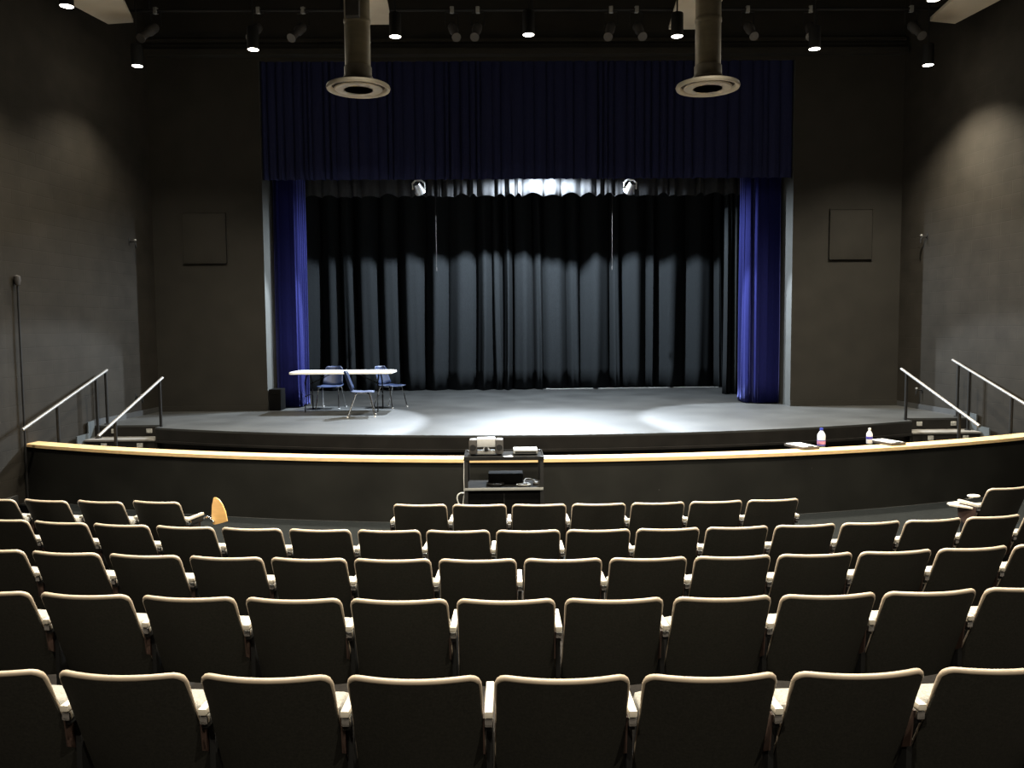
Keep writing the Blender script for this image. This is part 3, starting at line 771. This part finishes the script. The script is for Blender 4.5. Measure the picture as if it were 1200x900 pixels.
# right-hand arm for row ends
endr = bpy.data.objects.new('end_arm_holder', None)
used = [False]
ORD = ['', 'first', 'second', 'third', 'fourth', 'fifth', 'sixth', 'seventh', 'eighth', 'ninth', 'tenth', 'eleventh', 'twelfth', 'thirteenth', 'fourteenth', 'fifteenth', 'sixteenth', 'seventeenth']
def place(row, s, label, end=False, R=None, left_arm=True):
    R = R or CYC-DIST[row]; a = s/R
    loc = (R*math.sin(a), CYC-R*math.cos(a), FLZ[row])
    rz = a                      # face the centre
    if not used[0]:
        used[0] = True; o = proto; o.location = loc; o.rotation_euler = (0, 0, rz); o['label'] = label
    else: o = dup(proto, loc, rz, label)
    if end: arm_meshes(o, .2735)
    return o
GAPS = {5: [-2.25, -1.7, -1.15, -.6, -.06, .49, 1.05],
        4: [-3.0, -2.44, -1.88, -1.34, -.8, -.26, .29, .84, 1.38, 1.92],
        3: [-3.75, -3.19, -2.62, -2.07, -1.52, -.98, -.43, .11, .66, 1.2, 1.75, 2.29, 2.84],
        2: [-4.49, -3.93, -3.38, -2.81, -2.26, -1.7, -1.16, -.62, -.07, .47, 1.02, 1.57, 2.125, 2.67, 3.215, 3.765]}
RN = {5: 'row closest to the camera', 4: 'second row up from the bottom', 3: 'middle row of five', 2: 'long row second from the half wall'}
for row in (5, 4, 3, 2):
    g = GAPS[row]; n = len(g)+1
    cs = [g[0]-.275]+[(a+b)/2 for a, b in zip(g, g[1:])]+[g[-1]+.275]
    for i, s in enumerate(cs):
        lb = 'black theatre seat, %s of the %s' % (ORD[i+1]+' from the left', RN[row])
        place(row, s, lb, end=(i == n-1))
# front row: three broken sections
ROW1L = CYC-7.45
for i, (s, dR) in enumerate(((-5.53, .30), (-4.97, .24), (-4.40, .18), (-3.84, .10))):
    o = place(1, s, 'black theatre seat in the front row, %s from the left%s' % (ORD[i+1], ', beside the raised wooden tablet' if i == 3 else ''), end=(i == 3), R=18.55+dR)
    last = o if i == 3 else None
def writing_tablet(o):
    """honey coloured writing tablet swung up at the front end of the right arm"""
    MB().tube([(.2735, .38, .60), (.2735, .43, .60), (.33, .45, .55)], .012, 8).build('tablet_hinge', M['chrome'], o)
    pts = [(.22, .60), (.225, .72), (.262, .855)]
    pts += [(.262+.15*math.sin(a)*1.0, .605+.25*math.cos(a)) for a in [PI/2*k/8 for k in range(0, 9)]][0:]
    pts = [(.255, .57), (.245, .66), (.250, .75), (.272, .832), (.298, .834), (.33, .815), (.365, .77), (.395, .70), (.413, .60), (.33, .575), (.27, .56)]
    mb = MB(); mb.prism([(x+.055, .46, z-.045) for x, z in pts], (0, .016, 0))
    bmesh.ops.bevel(mb.bm, geom=mb.bm.edges[:], offset=.003, segments=2, affect='EDGES')
    mb.build('writing_tablet', M['tabletwood'], o, label='honey coloured half oval wooden tablet')
writing_tablet(last)
g = [-1.575+.5475*k for k in range(8)]
for i, (a, b) in enumerate(zip(g, g[1:])):
    place(1, (a+b)/2, 'black theatre seat, %s of seven in the middle block of the front row' % (ORD[i+1]), end=(i == 6))
o = place(1, 4.50, 'black theatre seat in the front row at the right edge, with a folded tablet', end=False)
# small tablet paddle and low tablet at its left arm
MB().tube([(-.2735, .33, .60), (-.22, .38, .63), (-.05, .40, .668)], .011, 8).build('tablet_hinge', M['chrome'], o)
mb = MB(); mb.lathe([(0, 0), (.062, 0), (.068, .006), (.062, .014), (0, .014)], (-.04, .40, .67), n=24, sy=.75); mb.build('tablet_paddle', M['armtop'], o, label='small pale oval paddle on the arm')
mb = MB(); mb.prism([(-.30, .14, .625), (-.37, .36, .615), (-.33, .44, .615), (-.25, .40, .632), (-.256, .14, .632)], (0, 0, -.016)); mb.build('writing_tablet', M['armtop'], o, smooth=False)
